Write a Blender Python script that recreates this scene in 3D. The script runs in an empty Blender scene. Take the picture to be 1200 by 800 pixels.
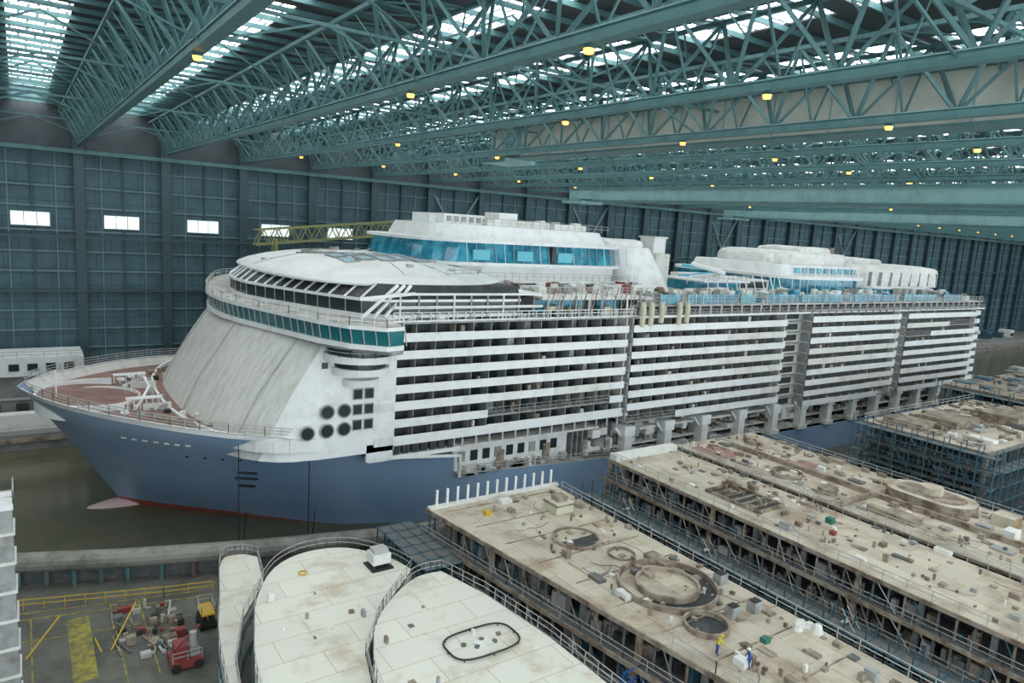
import bpy, math, random
from mathutils import Matrix, Vector
random.seed(7)
D=bpy.data; C=bpy.context
H=45.0
# ---------------------------------------------------------------- materials
MATS={}
def mat(name,col,rough=.6,metal=0.,col2=None,scale=.5,lo=.45,hi=.65,bump=0.,emit=None,es=0.,grid=None,gridcol=None,mortar=.02,detail=6,stretch=None,c2v=.86):
    if name in MATS: return MATS[name]
    m=D.materials.new(name); m.use_nodes=True; nt=m.node_tree; N=nt.nodes; Lk=nt.links
    b=N["Principled BSDF"]; b.inputs["Roughness"].default_value=rough; b.inputs["Metallic"].default_value=metal
    b.inputs["Base Color"].default_value=(*col,1)
    tc=N.new("ShaderNodeTexCoord"); src=tc.outputs["Object"]
    if stretch:
        mp=N.new("ShaderNodeMapping"); mp.inputs["Scale"].default_value=stretch; Lk.new(src,mp.inputs[0]); s2=mp.outputs[0]
    else: s2=src
    cur=None
    if col2:
        n=N.new("ShaderNodeTexNoise"); n.inputs["Scale"].default_value=scale; n.inputs["Detail"].default_value=detail; n.inputs["Roughness"].default_value=.65
        Lk.new(s2,n.inputs["Vector"])
        r=N.new("ShaderNodeValToRGB"); r.color_ramp.elements[0].position=lo; r.color_ramp.elements[1].position=hi
        r.color_ramp.elements[0].color=(*col,1); r.color_ramp.elements[1].color=(*col2,1)
        Lk.new(n.outputs["Fac"],r.inputs[0]); cur=r.outputs[0]
        if bump:
            bp=N.new("ShaderNodeBump"); bp.inputs["Strength"].default_value=bump; bp.inputs["Distance"].default_value=.3
            Lk.new(n.outputs["Fac"],bp.inputs["Height"]); Lk.new(bp.outputs[0],b.inputs["Normal"])
    if grid:
        br=N.new("ShaderNodeTexBrick"); br.offset=0.5; br.inputs["Scale"].default_value=1
        br.inputs["Brick Width"].default_value=grid[0]; br.inputs["Row Height"].default_value=grid[1]
        br.inputs["Mortar Size"].default_value=mortar; br.inputs["Mortar Smooth"].default_value=.2
        br.inputs["Color1"].default_value=(1,1,1,1); br.inputs["Color2"].default_value=(c2v,c2v,c2v,1)
        br.inputs["Mortar"].default_value=(*(gridcol or (.5,.45,.4)),1)
        if len(grid)>2:
            mp2=N.new("ShaderNodeMapping"); mp2.inputs["Rotation"].default_value=grid[2]; Lk.new(src,mp2.inputs[0]); Lk.new(mp2.outputs[0],br.inputs["Vector"])
        else: Lk.new(src,br.inputs["Vector"])
        mx=N.new("ShaderNodeMix"); mx.data_type='RGBA'; mx.blend_type='MULTIPLY'; mx.inputs[0].default_value=1
        if cur: Lk.new(cur,mx.inputs[6])
        else: mx.inputs[6].default_value=(*col,1)
        Lk.new(br.outputs["Color"],mx.inputs[7]); cur=mx.outputs[2]
    if cur: Lk.new(cur,b.inputs["Base Color"])
    if emit:
        b.inputs["Emission Color"].default_value=(*emit,1); b.inputs["Emission Strength"].default_value=es
        if grid and cur: Lk.new(cur,b.inputs["Emission Color"])
    MATS[name]=m; return m
R90=(math.pi/2,0,0)
white =mat("painted_white",(.80,.81,.80),.5,col2=(.58,.57,.53),scale=.45,lo=.48,hi=.84,detail=10)
dirty =mat("primer_white",(.72,.72,.68),.65,col2=(.46,.42,.35),scale=.45,lo=.48,hi=.80,detail=10)
wrap  =mat("wrapping_sheet",(.78,.78,.75),.5,col2=(.58,.57,.52),scale=.5,lo=.42,hi=.74,bump=1.0,stretch=(1,1,1.6))
roofw =mat("lounge_roof_white",(.76,.77,.75),.5,col2=(.62,.62,.58),scale=.3,lo=.45,hi=.75,detail=8)
cover =mat("protective_sheeting",(.68,.675,.63),.55,col2=(.50,.485,.42),scale=.5,lo=.42,hi=.7,bump=.8,stretch=(1.2,2.6,.22))
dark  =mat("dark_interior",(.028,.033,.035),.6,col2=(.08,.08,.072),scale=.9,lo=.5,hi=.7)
darkgl=mat("dark_glass",(.025,.038,.045),.15)
bgl   =mat("bridge_glass",(.015,.15,.17),.12)
teal  =mat("turquoise_glass",(.02,.19,.29),.12,col2=(.07,.40,.53),scale=.35,lo=.45,hi=.6)
cyan  =mat("cyan_sheeting",(.10,.46,.56),.35)
greyp =mat("grey_partition",(.34,.35,.34),.6,col2=(.22,.21,.19),scale=.8)
deckb =mat("upper_deck_steel",(.50,.50,.47),.7,col2=(.30,.27,.23),scale=.35,lo=.45,hi=.62)
bowdk =mat("primer_red_deck",(.28,.155,.125),.7,col2=(.16,.09,.075),scale=.5,lo=.4,hi=.65)
steel =mat("truss_paint",(.085,.19,.195),.55,col2=(.06,.14,.145),scale=.6)
steelL=mat("crane_paint",(.22,.37,.37),.5,col2=(.17,.30,.30),scale=.3)
cream =mat("girder_cream",(.52,.54,.47),.6,col2=(.43,.45,.39),scale=.3,grid=(2.5,9,R90),gridcol=(.75,.75,.7),mortar=.05)
roofm =mat("roof_sheeting",(.06,.075,.082),.7,col2=(.04,.05,.054),scale=.4)
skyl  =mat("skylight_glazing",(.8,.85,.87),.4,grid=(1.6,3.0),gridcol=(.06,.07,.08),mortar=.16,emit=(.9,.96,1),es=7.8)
winl  =mat("window_glazing",(.8,.85,.87),.4,grid=(1.2,1.6,R90),gridcol=(.45,.5,.5),mortar=.05,emit=(.9,.96,1),es=1.2)
wallm =mat("wall_cladding",(.085,.165,.195),.6,col2=(.06,.12,.145),scale=.25,grid=(5.3,3.4,R90),gridcol=(.45,.5,.53),mortar=.08)
colm  =mat("wall_column_paint",(.042,.082,.098),.5)
girtm =mat("wall_girt_paint",(.17,.27,.29),.5)
conc  =mat("yard_concrete",(.14,.14,.115),.8,col2=(.065,.067,.057),scale=.25,lo=.4,hi=.65,grid=(9,9),gridcol=(.5,.5,.5),mortar=.02)
quay  =mat("quay_concrete",(.22,.22,.21),.8,col2=(.12,.12,.115),scale=.25)
water =mat("dock_water_surface",(.115,.108,.066),.16,col2=(.09,.087,.054),scale=.12,bump=.05)
tan   =mat("block_deck_primer",(.57,.51,.40),.75,col2=(.24,.145,.08),scale=.22,lo=.46,hi=.74,grid=(7,2.6,(0,0,math.pi/2)),gridcol=(.56,.46,.35),mortar=.035,detail=14,c2v=.8)
tan2  =mat("block_edge_steel",(.34,.285,.22),.75,col2=(.14,.095,.065),scale=.6,lo=.42,hi=.62)
creamd=mat("white_block_primer",(.70,.69,.60),.7,col2=(.42,.31,.17),scale=.24,lo=.52,hi=.78,grid=(6,3.0),gridcol=(.62,.52,.38),mortar=.03,detail=14,c2v=.92)
frame =mat("scaffold_steel",(.095,.11,.115),.55,col2=(.18,.16,.135),scale=1.2)
scafb =mat("scaffold_blue",(.04,.11,.145),.5)
rail  =mat("galvanised_rail",(.42,.42,.40),.5)
yellow=mat("yellow_paint",(.58,.38,.03),.5)
ypaint=mat("floor_yellow",(.34,.29,.05),.8,col2=(.14,.13,.06),scale=1.3,lo=.4,hi=.6)
red   =mat("red_machine",(.24,.045,.04),.5)
green =mat("green_paint",(.02,.15,.10),.5)
bluep =mat("blue_paint",(.02,.09,.32),.5)
black =mat("black_rubber",(.02,.02,.02),.6)
pink  =mat("red_primer_plate",(.36,.20,.16),.75,col2=(.25,.13,.10),scale=.6)
tube_m=mat("dock_gate_paint",(.25,.24,.21),.6,col2=(.14,.135,.115),scale=.4)
cloth =mat("tarpaulin",(.58,.56,.42),.8)
ygreen=mat("gantry_yellow",(.27,.28,.12),.5)
lampm =mat("sodium_lamp",(1,.6,.2),.4,emit=(1,.42,.05),es=4)
lampw =mat("white_lamp",(1,1,1),.4,emit=(1,1,1),es=8)
skin  =mat("skin",(.55,.33,.24),.5)
def hullmat():
    m=D.materials.new("hull_paint"); m.use_nodes=True; nt=m.node_tree; N=nt.nodes; Lk=nt.links
    b=N["Principled BSDF"]; b.inputs["Roughness"].default_value=.30
    tc=N.new("ShaderNodeTexCoord"); sp=N.new("ShaderNodeSeparateXYZ"); Lk.new(tc.outputs["Object"],sp.inputs[0])
    n=N.new("ShaderNodeTexNoise"); n.inputs["Scale"].default_value=.09; n.inputs["Detail"].default_value=8; Lk.new(tc.outputs["Object"],n.inputs["Vector"])
    r=N.new("ShaderNodeValToRGB"); r.color_ramp.elements[0].position=.35; r.color_ramp.elements[1].position=.7
    r.color_ramp.elements[0].color=(.19,.305,.46,1); r.color_ramp.elements[1].color=(.27,.38,.52,1); Lk.new(n.outputs["Fac"],r.inputs[0])
    a=N.new("ShaderNodeMath"); a.operation='MULTIPLY_ADD'; Lk.new(sp.outputs["X"],a.inputs[0]); a.inputs[1].default_value=.05; Lk.new(sp.outputs["Z"],a.inputs[2])
    g=N.new("ShaderNodeMath"); g.operation='LESS_THAN'; Lk.new(a.outputs[0],g.inputs[0]); g.inputs[1].default_value=1.8
    mx=N.new("ShaderNodeMix"); mx.data_type='RGBA'; Lk.new(g.outputs[0],mx.inputs[0]); Lk.new(r.outputs[0],mx.inputs[6]); mx.inputs[7].default_value=(.30,.07,.05,1)
    Lk.new(mx.outputs[2],b.inputs["Base Color"]); return m
hullm=hullmat()
# ---------------------------------------------------------------- mesh builder
class MB:
    def __init__(s): s.v=[];s.f=[];s.m=[];s.ml=[]
    def mi(s,m):
        if m not in s.ml: s.ml.append(m)
        return s.ml.index(m)
    def add(s,vs,fs,m):
        o=len(s.v); s.v+=[tuple(p) for p in vs]; k=s.mi(m)
        for f in fs: s.f.append([i+o for i in f]); s.m.append(k)
    def box(s,x0,x1,y0,y1,z0,z1,m):
        s.add([(x0,y0,z0),(x1,y0,z0),(x1,y1,z0),(x0,y1,z0),(x0,y0,z1),(x1,y0,z1),(x1,y1,z1),(x0,y1,z1)],
          [(0,3,2,1),(4,5,6,7),(0,1,5,4),(1,2,6,5),(2,3,7,6),(3,0,4,7)],m)
    def beam(s,p,q,w,m,h=None):
        p=Vector(p);q=Vector(q);d=q-p
        if d.length<1e-5: return
        d.normalize(); up=Vector((0,0,1)) if abs(d.z)<.95 else Vector((0,1,0))
        r=d.cross(up).normalized(); u=r.cross(d); h=h or w
        vs=[]
        for c in (p,q):
            for a,b in ((-1,-1),(1,-1),(1,1),(-1,1)): vs.append(c+r*(a*w/2)+u*(b*h/2))
        s.add(vs,[(0,1,2,3),(7,6,5,4),(0,4,5,1),(1,5,6,2),(2,6,7,3),(3,7,4,0)],m)
    def prism(s,poly,z0,z1,m,mtop=None,poly1=None):
        n=len(poly); p1=poly1 or poly
        vs=[(p[0],p[1],z0) for p in poly]+[(p[0],p[1],z1) for p in p1]
        s.add(vs,[(i,(i+1)%n,(i+1)%n+n,i+n) for i in range(n)]+[tuple(range(n-1,-1,-1))],m)
        s.add(vs[n:],[tuple(range(n))],mtop or m)
    def cyl(s,c,r,z0,z1,m,n=20,r1=None,ry=None):
        r1=r if r1 is None else r1; k=(ry/r) if ry else 1
        A=[(c[0]+r*math.cos(2*math.pi*i/n),c[1]+k*r*math.sin(2*math.pi*i/n)) for i in range(n)]
        B=[(c[0]+r1*math.cos(2*math.pi*i/n),c[1]+k*r1*math.sin(2*math.pi*i/n)) for i in range(n)]
        s.prism(A,z0,z1,m,poly1=B)
    def ring(s,c,r0,r1,z0,z1,m,n=40,a0=0,a1=2*math.pi,ky=1):
        full=abs(a1-a0-2*math.pi)<1e-4; N=n if full else n+1; vs=[]
        for i in range(N):
            a=a0+(a1-a0)*i/n; cx,sx=math.cos(a),math.sin(a)*ky
            for r,z in ((r0,z0),(r1,z0),(r1,z1),(r0,z1)): vs.append((c[0]+r*cx,c[1]+r*sx,z))
        fs=[]
        for i in range(n):
            j=(i+1)%N
            for k in range(4): fs.append((i*4+k,j*4+k,j*4+(k+1)%4,i*4+(k+1)%4))
        s.add(vs,fs,m)
    def disc(s,c,r,ax,m,n=16,t=.08):
        vs=[(c[0]+r*math.cos(2*math.pi*i/n),c[1],c[2]+r*math.sin(2*math.pi*i/n)) for i in range(n)]
        vs+=[(x,y-t,z) for x,y,z in vs]
        s.add(vs,[tuple(range(n,2*n))]+[(i,(i+1)%n,(i+1)%n+n,i+n) for i in range(n)],m)
    def tube(s,pts,r,m,n=12):
        pts=[Vector(p) for p in pts]; rings=[]
        for i,p in enumerate(pts):
            d=(pts[min(i+1,len(pts)-1)]-pts[max(i-1,0)]).normalized()
            up=Vector((0,0,1)) if abs(d.z)<.95 else Vector((0,1,0)); a=d.cross(up).normalized(); b=a.cross(d)
            rings.append([p+a*(r*math.cos(2*math.pi*k/n))+b*(r*math.sin(2*math.pi*k/n)) for k in range(n)])
        vs=[q for g in rings for q in g]; fs=[]
        for i in range(len(pts)-1):
            for k in range(n): fs.append((i*n+k,i*n+(k+1)%n,(i+1)*n+(k+1)%n,(i+1)*n+k))
        fs+= [tuple(range(n-1,-1,-1)),tuple(range((len(pts)-1)*n,len(pts)*n))]
        s.add(vs,fs,m)
    def railing(s,pts,m,h=1.1,step=2.0,w=.07,rails=(1.0,.55)):
        for a,b in zip(pts[:-1],pts[1:]):
            a=Vector(a);b=Vector(b);n=max(1,int((b-a).length/step))
            for k in rails: s.beam(a+Vector((0,0,h*k)),b+Vector((0,0,h*k)),w,m)
            for i in range(n+1):
                p=a.lerp(b,i/n); s.beam(p,p+Vector((0,0,h)),w,m)
    def grid(s,rows,m,flip=False):
        n=len(rows[0]); vs=[p for r in rows for p in r]; fs=[]
        for i in range(len(rows)-1):
            for k in range(n-1):
                q=(i*n+k,i*n+k+1,(i+1)*n+k+1,(i+1)*n+k); fs.append(q[::-1] if flip else q)
        s.add(vs,fs,m)
    def lump(s,xc,yc,rx,ry,z0,z1,m,e=.4,seed=1,amp=.3):
        rs=random.Random(seed); ph=[rs.uniform(0,6.3) for _ in range(6)]; rows=[]; h=z1-z0
        for f,t in ((1,0),(1.005,.35),(1.0,.62),(.985,.78),(.95,.9),(.86,.97),(.6,.99),(.3,1),(.01,1)):
            r=[]
            for i in range(61):
                a=2*math.pi*i/60;c,s_=math.cos(a),math.sin(a)
                g=1+amp*.05*(math.sin(5*a+ph[0])+math.sin(9*a+ph[1]+t*3)+.6*math.sin(17*a+ph[2]))
                x=xc+rx*f*g*math.copysign(abs(c)**e,c); y=yc+ry*f*g*math.copysign(abs(s_)**e,s_)
                z=z0+h*t+ (amp*.6*math.sin(x*.55+ph[3])*math.cos(y*.4+ph[4]) if t>.4 else 0)
                r.append((x,y,z))
            rows.append(r)
        s.grid(rows,m)
    def obj(s,name,parent=None,smooth=False,loc=None):
        me=D.meshes.new(name); me.from_pydata(s.v,[],s.f); 
        for m in s.ml: me.materials.append(m)
        me.polygons.foreach_set("material_index",s.m)
        if smooth: me.polygons.foreach_set("use_smooth",[True]*len(me.polygons))
        me.update(); o=D.objects.new(name,me); C.collection.objects.link(o)
        if parent: o.parent=parent
        if loc: o.location=loc
        return o
def empty(name,loc=(0,0,0)):
    o=D.objects.new(name,None); C.collection.objects.link(o); o.location=loc; return o
def itp(x,P):
    if x<=P[0][0]: return P[0][1]
    for (a,b),(c,d) in zip(P[:-1],P[1:]):
        if x<=c: return b+(d-b)*(x-a)/(c-a)
    return P[-1][1]
def sm(x,P):
    if x<=P[0][0]: return P[0][1]
    for i in range(len(P)-1):
        if x<=P[i+1][0]:
            x0,y0=P[i];x1,y1=P[i+1]
            m0=(P[i+1][1]-P[i-1][1])/(P[i+1][0]-P[i-1][0]) if i>0 else (y1-y0)/(x1-x0)
            m1=(P[i+2][1]-P[i][1])/(P[i+2][0]-P[i][0]) if i+2<len(P) else 0
            h=x1-x0;t=(x-x0)/h
            return (2*t**3-3*t*t+1)*y0+(t**3-2*t*t+t)*h*m0+(-2*t**3+3*t*t)*y1+(t**3-t*t)*h*m1
    return P[-1][1]
CY=116.0; HB=30.0
# ================================================================= HALL
X0,X1=-69.6,490.4; YW=172.0; YN=-30.0; ZR=63.0
b=MB(); b.box(X0,X1,YW,YW+.6,3,ZR,wallm)
x=10.4-16*4
while x<X1:
    b.box(x-.5,x+.5,YW-1.6,YW,3,ZR-1,colm); b.box(x-.9,x+.9,YW-1.9,YW-1.55,3,ZR-1,colm)
    b.box(x+7.8,x+8.2,YW-.5,YW,3,ZR-1,colm); b.box(x+3.9,x+4.1,YW-.4,YW,3,54,girtm); b.box(x+11.9,x+12.1,YW-.4,YW,3,54,girtm)
    x+=16
for z in [6,10,14,18,22,26,30,34,38.2,43,47,51]: b.box(X0,X1,YW-.45,YW,z,z+.26,girtm)
for z in [37,26]: b.box(X0,X1,YW-2.2,YW-1.2,z,z+.5,colm)
for i,xc in enumerate([74.4+16,74.4+64,74.4+128,74.4+208]):
    b.beam((xc,YW-1,30),(xc+16,YW-1,54),.5,girtm); b.beam((xc+16,YW-1,30),(xc,YW-1,54),.5,girtm)
b.box(X0,X1,YW-2.5,YW,53.8,54.6,steel); b.box(X0,X1,YW-.7,YW,54.6,ZR-.1,roofm)  # roof-coloured strip added only to darken the upper wall under the roof
b.obj("wall_back")
b=MB(); b.box(X0-.6,X0,YN,YW,-2,ZR,wallm); b.obj("wall_left")
b=MB(); b.box(X1,X1+.6,YN,YW,-2,ZR,wallm); b.obj("wall_right")
for i in range(-3,5):
    xc=1.9+16*i+.1
    b=MB(); b.box(xc-3.4,xc+3.4,YW-.6,YW-.1,39.0,42.0,girtm); b.box(xc-3.2,xc+3.2,YW-.7,YW-.58,39.2,41.8,winl)
    for k in (-1.07,1.07): b.box(xc+k-.06,xc+k+.06,YW-.76,YW-.7,39.2,41.8,girtm)
    b.obj("window_%d"%(i+4))
b=MB(); bs=MB(); xs=X0; x=10.4-16*5+8; SW=2.7
while x<X1:
    b.box(xs,x-SW,YN,YW,ZR,ZR+.5,roofm)
    y=YN
    while y<YW-6:
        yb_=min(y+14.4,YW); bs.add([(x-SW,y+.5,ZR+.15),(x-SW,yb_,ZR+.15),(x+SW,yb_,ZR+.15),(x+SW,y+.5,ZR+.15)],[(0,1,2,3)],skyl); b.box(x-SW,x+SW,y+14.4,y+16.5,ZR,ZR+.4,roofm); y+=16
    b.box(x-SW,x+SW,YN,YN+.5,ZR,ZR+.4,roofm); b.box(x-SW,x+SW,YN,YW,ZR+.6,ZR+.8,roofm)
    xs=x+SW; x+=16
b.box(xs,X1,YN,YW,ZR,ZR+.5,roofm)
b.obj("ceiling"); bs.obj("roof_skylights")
def truss_mesh():
    b=MB(); zl=55.6; zu=61.6; P=8.0; n=int((YW-YN)/P)
    b.box(-.34,.34,YN,YW-1,zl-.3,zl+.3,steel); b.box(-.45,.45,YN,YW-1,zl-.38,zl-.28,steel); b.box(-.45,.45,YN,YW-1,zl+.28,zl+.36,steelL)
    for sx in (-3,3): b.box(sx-.17,sx+.17,YN,YW-1,zu-.17,zu+.17,steel)
    for i in range(n):
        y=YW-1-i*P
        for sx in (-3,3):
            b.beam((0,y,zl),(sx,y-P/2,zu),.26,steel); b.beam((0,y-P,zl),(sx,y-P/2,zu),.26,steel)
            b.beam((0,y-P/2,zl),(sx,y-P/2,zu),.14,steel)
            b.beam((sx,y,zu),(sx*.5,y-P/4,(zl+zu)/2),.12,steel)
        b.beam((-3,y-P/2,zu),(3,y-P/2,zu),.16,steel); b.beam((-3,y-P/2,zu),(3,y-P,zu),.12,steel); b.beam((3,y-P/2,zu),(-3,y,zu),.12,steel)
    return b
tm=truss_mesh().obj("roof_truss"); tm.location.x=10.4-64
x=10.4-48
while x<X1:
    o=D.objects.new("roof_truss",tm.data); C.collection.objects.link(o); o.location.x=x; x+=16
b=MB()
y=YW-5
while y>YN:
    b.box(X0+.5,X1-.5,y-.08,y+.08,ZR-.55,ZR-.1,steel); y-=4
for y in (148,116,84,52,20):
    b.box(X0+.5,X1-.5,y-.12,y+.12,58.2,58.44,steel)
    x=10.4-64
    while x<X1-16:
        b.beam((x,y,58.4),(x+8,y,62.3),.18,steel); b.beam((x+8,y,62.3),(x+16,y,58.4),.18,steel)
        b.beam((x,y,55.6),(x+8,y,58.4),.15,steel); b.beam((x+16,y,55.6),(x+8,y,58.4),.15,steel)
        x+=16
b.obj("roof_bracing")
b=MB(); x=10.4-32
while x<X1-20:
    for y in (8,32,54,90,130):
        if y>60 and x<30: continue
        b.cyl((x,y),.26,54.75,55.0,lampm,n=10,r1=.32); b.cyl((x,y),.38,55.0,55.3,steel,n=10,r1=.15)
    x+=16
b.obj("high_bay_lamps")
def crane(name,x,w,z0,z1,y0,y1,m):
    b=MB(); b.box(x-w/2,x+w/2,y0,y1,z0,z1,m); b.box(x-w/2-.3,x+w/2+.3,y0,y1,z1,z1+.25,steel); b.box(x-w/2-.3,x+w/2+.3,y0,y1,z0-.25,z0,steel)
    b.box(x-w/2-1.3,x+w/2+1.3,y1-6,y1+1,z0-.8,z0-.2,steelL); b.railing([(x-w/2-.3,y0,z1+.25),(x-w/2-.3,y1,z1+.25)],steel,step=4)
    b.box(x-w/2-.6,x-w/2,y1-8,y1-4,z0+.2,z1-.4,steelL)
    for yy in range(int(y0)+4,int(y1)-4,6): b.box(x-w/2-.08,x-w/2,yy,yy+.15,z0,z1,steelL)
    for yy in (y1-10,y1-40,y1-70): b.beam((x,yy,z1),(x,yy,62.95),.4,steel)
    b.obj(name)
crane("overhead_crane",62.6,3.0,55.3,59.4,-25,96,cream)
crane("overhead_crane",105,3.5,51.9,54.3,-25,128,steelL)
crane("overhead_crane",186,4,52.5,55.0,-25,150,steelL)
# ================================================================= GROUND
b=MB()
b.prism([(X0,111),(-1.5,92),(38.7,79.6),(X1,79.6),(X1,YN),(X0,YN)][::-1],-2,1,quay,mtop=conc); b.obj("floor")
b=MB(); b.box(X0+.02,X1-.02,148,YW,-2,2.99,quay); b.box(X0+.02,X1-.02,147.6,148,1.6,2.4,tan2); b.obj("quay")
b=MB(); b.railing([(X0+.1,148.6,3),(X1-.1,148.6,3)],rail,step=4); b.obj("quay_railing")
b=MB(); b.add([(X0+.02,78,0),(X1-.02,78,0),(X1-.02,148,0),(X0+.02,148,0)],[(0,1,2,3)],water); b.obj("dock_water")
b=MB()
b.box(-30,9,158,168,3,11.5,quay); b.box(-18,9.5,157.5,168,11.5,15.0,white)
for i in range(9): b.box(-17+i*2.9,-15.4+i*2.9,157.3,157.5,12.6,13.9,darkgl)
b.box(-30,9,157.7,158,7,7.4,rail); b.railing([(-18,157.6,15),(9.4,157.6,15)],rail)
for i in range(8): b.box(-28+i*4.4,-26+i*4.4,157.8,158,4,6.3,dark)
b.obj("site_office")
b=MB(); b.box(-14,6,150.5,153,3,6,dirty); b.box(-14,-6,150.4,150.5,3.4,5.6,greyp); b.box(8,12,151,153,3,5.4,greyp); b.obj("storage_container")
b=MB(); random.seed(3)
for i in range(30):
    x=14+i*15+random.uniform(-3,3); w=random.uniform(3,8); hh=random.uniform(2,5); b.box(x,x+w,160,166,3,3+hh,random.choice([white,greyp,scafb,tan2,dirty])); b.box(x+.5,x+w-.5,159.8,160,3.5,3+hh*.6,dark)
b.obj("quay_workshops")
b=MB()
for y in (150.2,152.6):
    b.beam((40,y,38),(76,y,42),.4,ygreen); b.beam((40,y,41.0),(76,y,45),.35,ygreen)
    for i in range(12):
        x=40+i*3; z=38+i*.333; b.beam((x,y,z),(x+1.5,y,z+3.1),.2,ygreen); b.beam((x+1.5,y,z+3.1),(x+3,y,z+.33),.2,ygreen)
    for x in (44,72): b.beam((x,y,3),(x,y,39+ (x-40)*.11),.6,ygreen)
for i in range(13): b.beam((40+i*3,150.2,38+i*.333),(40+i*3,152.6,38+i*.333),.2,ygreen)
for i in range(8): b.beam((44,150.2,5+i*4),(44,152.6,9+i*4),.2,ygreen); b.beam((72,150.2,5+i*4),(72,152.6,9+i*4),.2,ygreen)
b.obj("gantry_crane")
# ================================================================= SHIP
ship=empty("cruise_ship")
DB=[(0,0),(1.2,4.2),(3.5,9),(7,14),(12,19.5),(18,24.6),(25,28.4),(33,29.9),(38,30),(400,30)]
WB=[(0,0),(3,1.8),(8.2,5),(16,9),(23.8,13.5),(31,17.5),(39,21.5),(51,26.5),(63,30),(400,30)]
TOP=[(0,19),(4,18.5),(24,17),(39,14.9),(39.05,12.4),(53,11.2),(53.3,8.3),(84,6.8),(120,6.0),(224,5.7)]
def topz(s): return itp(s,TOP)
def stemx(z): return 12.5*(1-max(0,min(1,z/19)))**.92 if z>0 else 12.5+(-z)*.5
def hpt(s,z,sg,off=0):
    w=max(0,min(1,z/16.5))**1.1
    h=sm(s,DB)*w+sm(s,WB)*(1-w)
    x=s-1+stemx(z)*max(0,1-s/38)
    return (x,CY+sg*max(0,h-off),z)
ss=[0,.3,.8,1.5,2.5,3.5,5,7,9,12,15,18,21,25,29,33,36,39,39.06,43,48,53,53.31,57,63,72,84,100,120,150,190,215,222]
b=MB()
for sg in (-1,1):
    rows=[]
    for s in ss:
        t=topz(s); rows.append([hpt(s,-3+(t+3)*j/14.,sg) for j in range(15)])
    b.grid(rows,hullm,flip=(sg>0))
t=5.7; b.add([(221,CY-30,-3),(221,CY+30,-3),(221,CY+30,t),(221,CY-30,t)],[(0,1,2,3)],hullm)
h=b.obj("hull",ship,smooth=True)
b=MB(); rows=[]
for i in range(15):
    a=i/14.; x=4.6+a*13; r=2.1*math.sin(min(1,a*1.5+.02)*math.pi/2)**.6
    rows.append([(x,CY+r*1.1*math.cos(2*math.pi*k/16),-1.2+r*math.sin(2*math.pi*k/16)) for k in range(17)])
bulbm=mat("bulb_pink",(.62,.42,.42),.4)
b.grid(rows,bulbm); b.obj("bulbous_bow",ship,smooth=True)
b=MB(); bw=[s for s in ss if s<=39]
for sg in (-1,1):
    inn=[[hpt(max(s,.8),topz(s)-1.5,sg,.35),hpt(max(s,.8),topz(s),sg,.35)] for s in bw]
    b.grid(inn,dirty,flip=(sg<0))
    rim=[[(lambda p:(p[0],p[1],p[2]+.1))(hpt(s,topz(s),sg,-.12)),(lambda p:(p[0],p[1],p[2]+.1))(hpt(max(s,.8),topz(s),sg,.5))] for s in bw]
    b.grid(rim,white,flip=(sg>0)); 
    pts=[(lambda p:(p[0],p[1],p[2]+.1))(hpt(s,topz(s),sg,.2)) for s in bw if s>=.8]
    b.railing(pts,rail,h=1.2,step=1.6,w=.09,rails=(1,.66,.33))
    r2=[[hpt(s,topz(s)+.05,sg,-.15),hpt(s,topz(s)-.6,sg,-.12)] for s in bw]; b.grid(r2,white,flip=(sg<0))
    q=[[(x,CY+sg*30.14,z+.22),(x,CY+sg*30.14,z-.22)] for x,z in ((38.2,12.75),(40,12.6),(46,11.95),(52.4,11.25))]; b.grid(q,white,flip=(sg<0))
    b.box(52.2,52.6,CY+sg*30.1-.15,CY+sg*30.1+.15,7.9,11.4,dirty)
b.obj("bulwark",ship)
b=MB(); rows=[[hpt(max(s,.8),topz(s)-1.4,-1,.3),hpt(max(s,.8),topz(s)-1.4,1,.3)] for s in bw]
b.grid([[ (r[0][0],r[0][1]+(r[1][1]-r[0][1])*k/6,r[0][2]) for k in range(7)] for r in rows],bowdk)
for s0,s1 in ((39.06,53),(53.31,84),(84,222)):
    z0,z1=topz(s0),topz(s1); b.add([(s0-1,CY-30,z0-.02),(s1-1,CY-30,z1-.02),(s1-1,CY+30,z1-.02),(s0-1,CY+30,z0-.02)],[(0,1,2,3)],deckb)
b.box(38,52.4,86.1,87,12.0,12.6,white)
b.railing([(52.5,86.2,8.4),(83,86.2,6.9),(119,86.2,6.1),(220,86.2,5.8)],rail,step=3,w=.1)
b.obj("main_deck",ship)
b=MB()
b.ring((8.5,CY),7.4,7.7,15.5,17.6,white,n=30,a0=math.radians(70),a1=math.radians(290),ky=1.15)
b.ring((8.5,CY),5.4,5.6,16.0,16.9,white,n=30,ky=1.1); b.cyl((8.5,CY),5.4,15.9,16.3,pink,n=30,ry=5.9)
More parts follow.
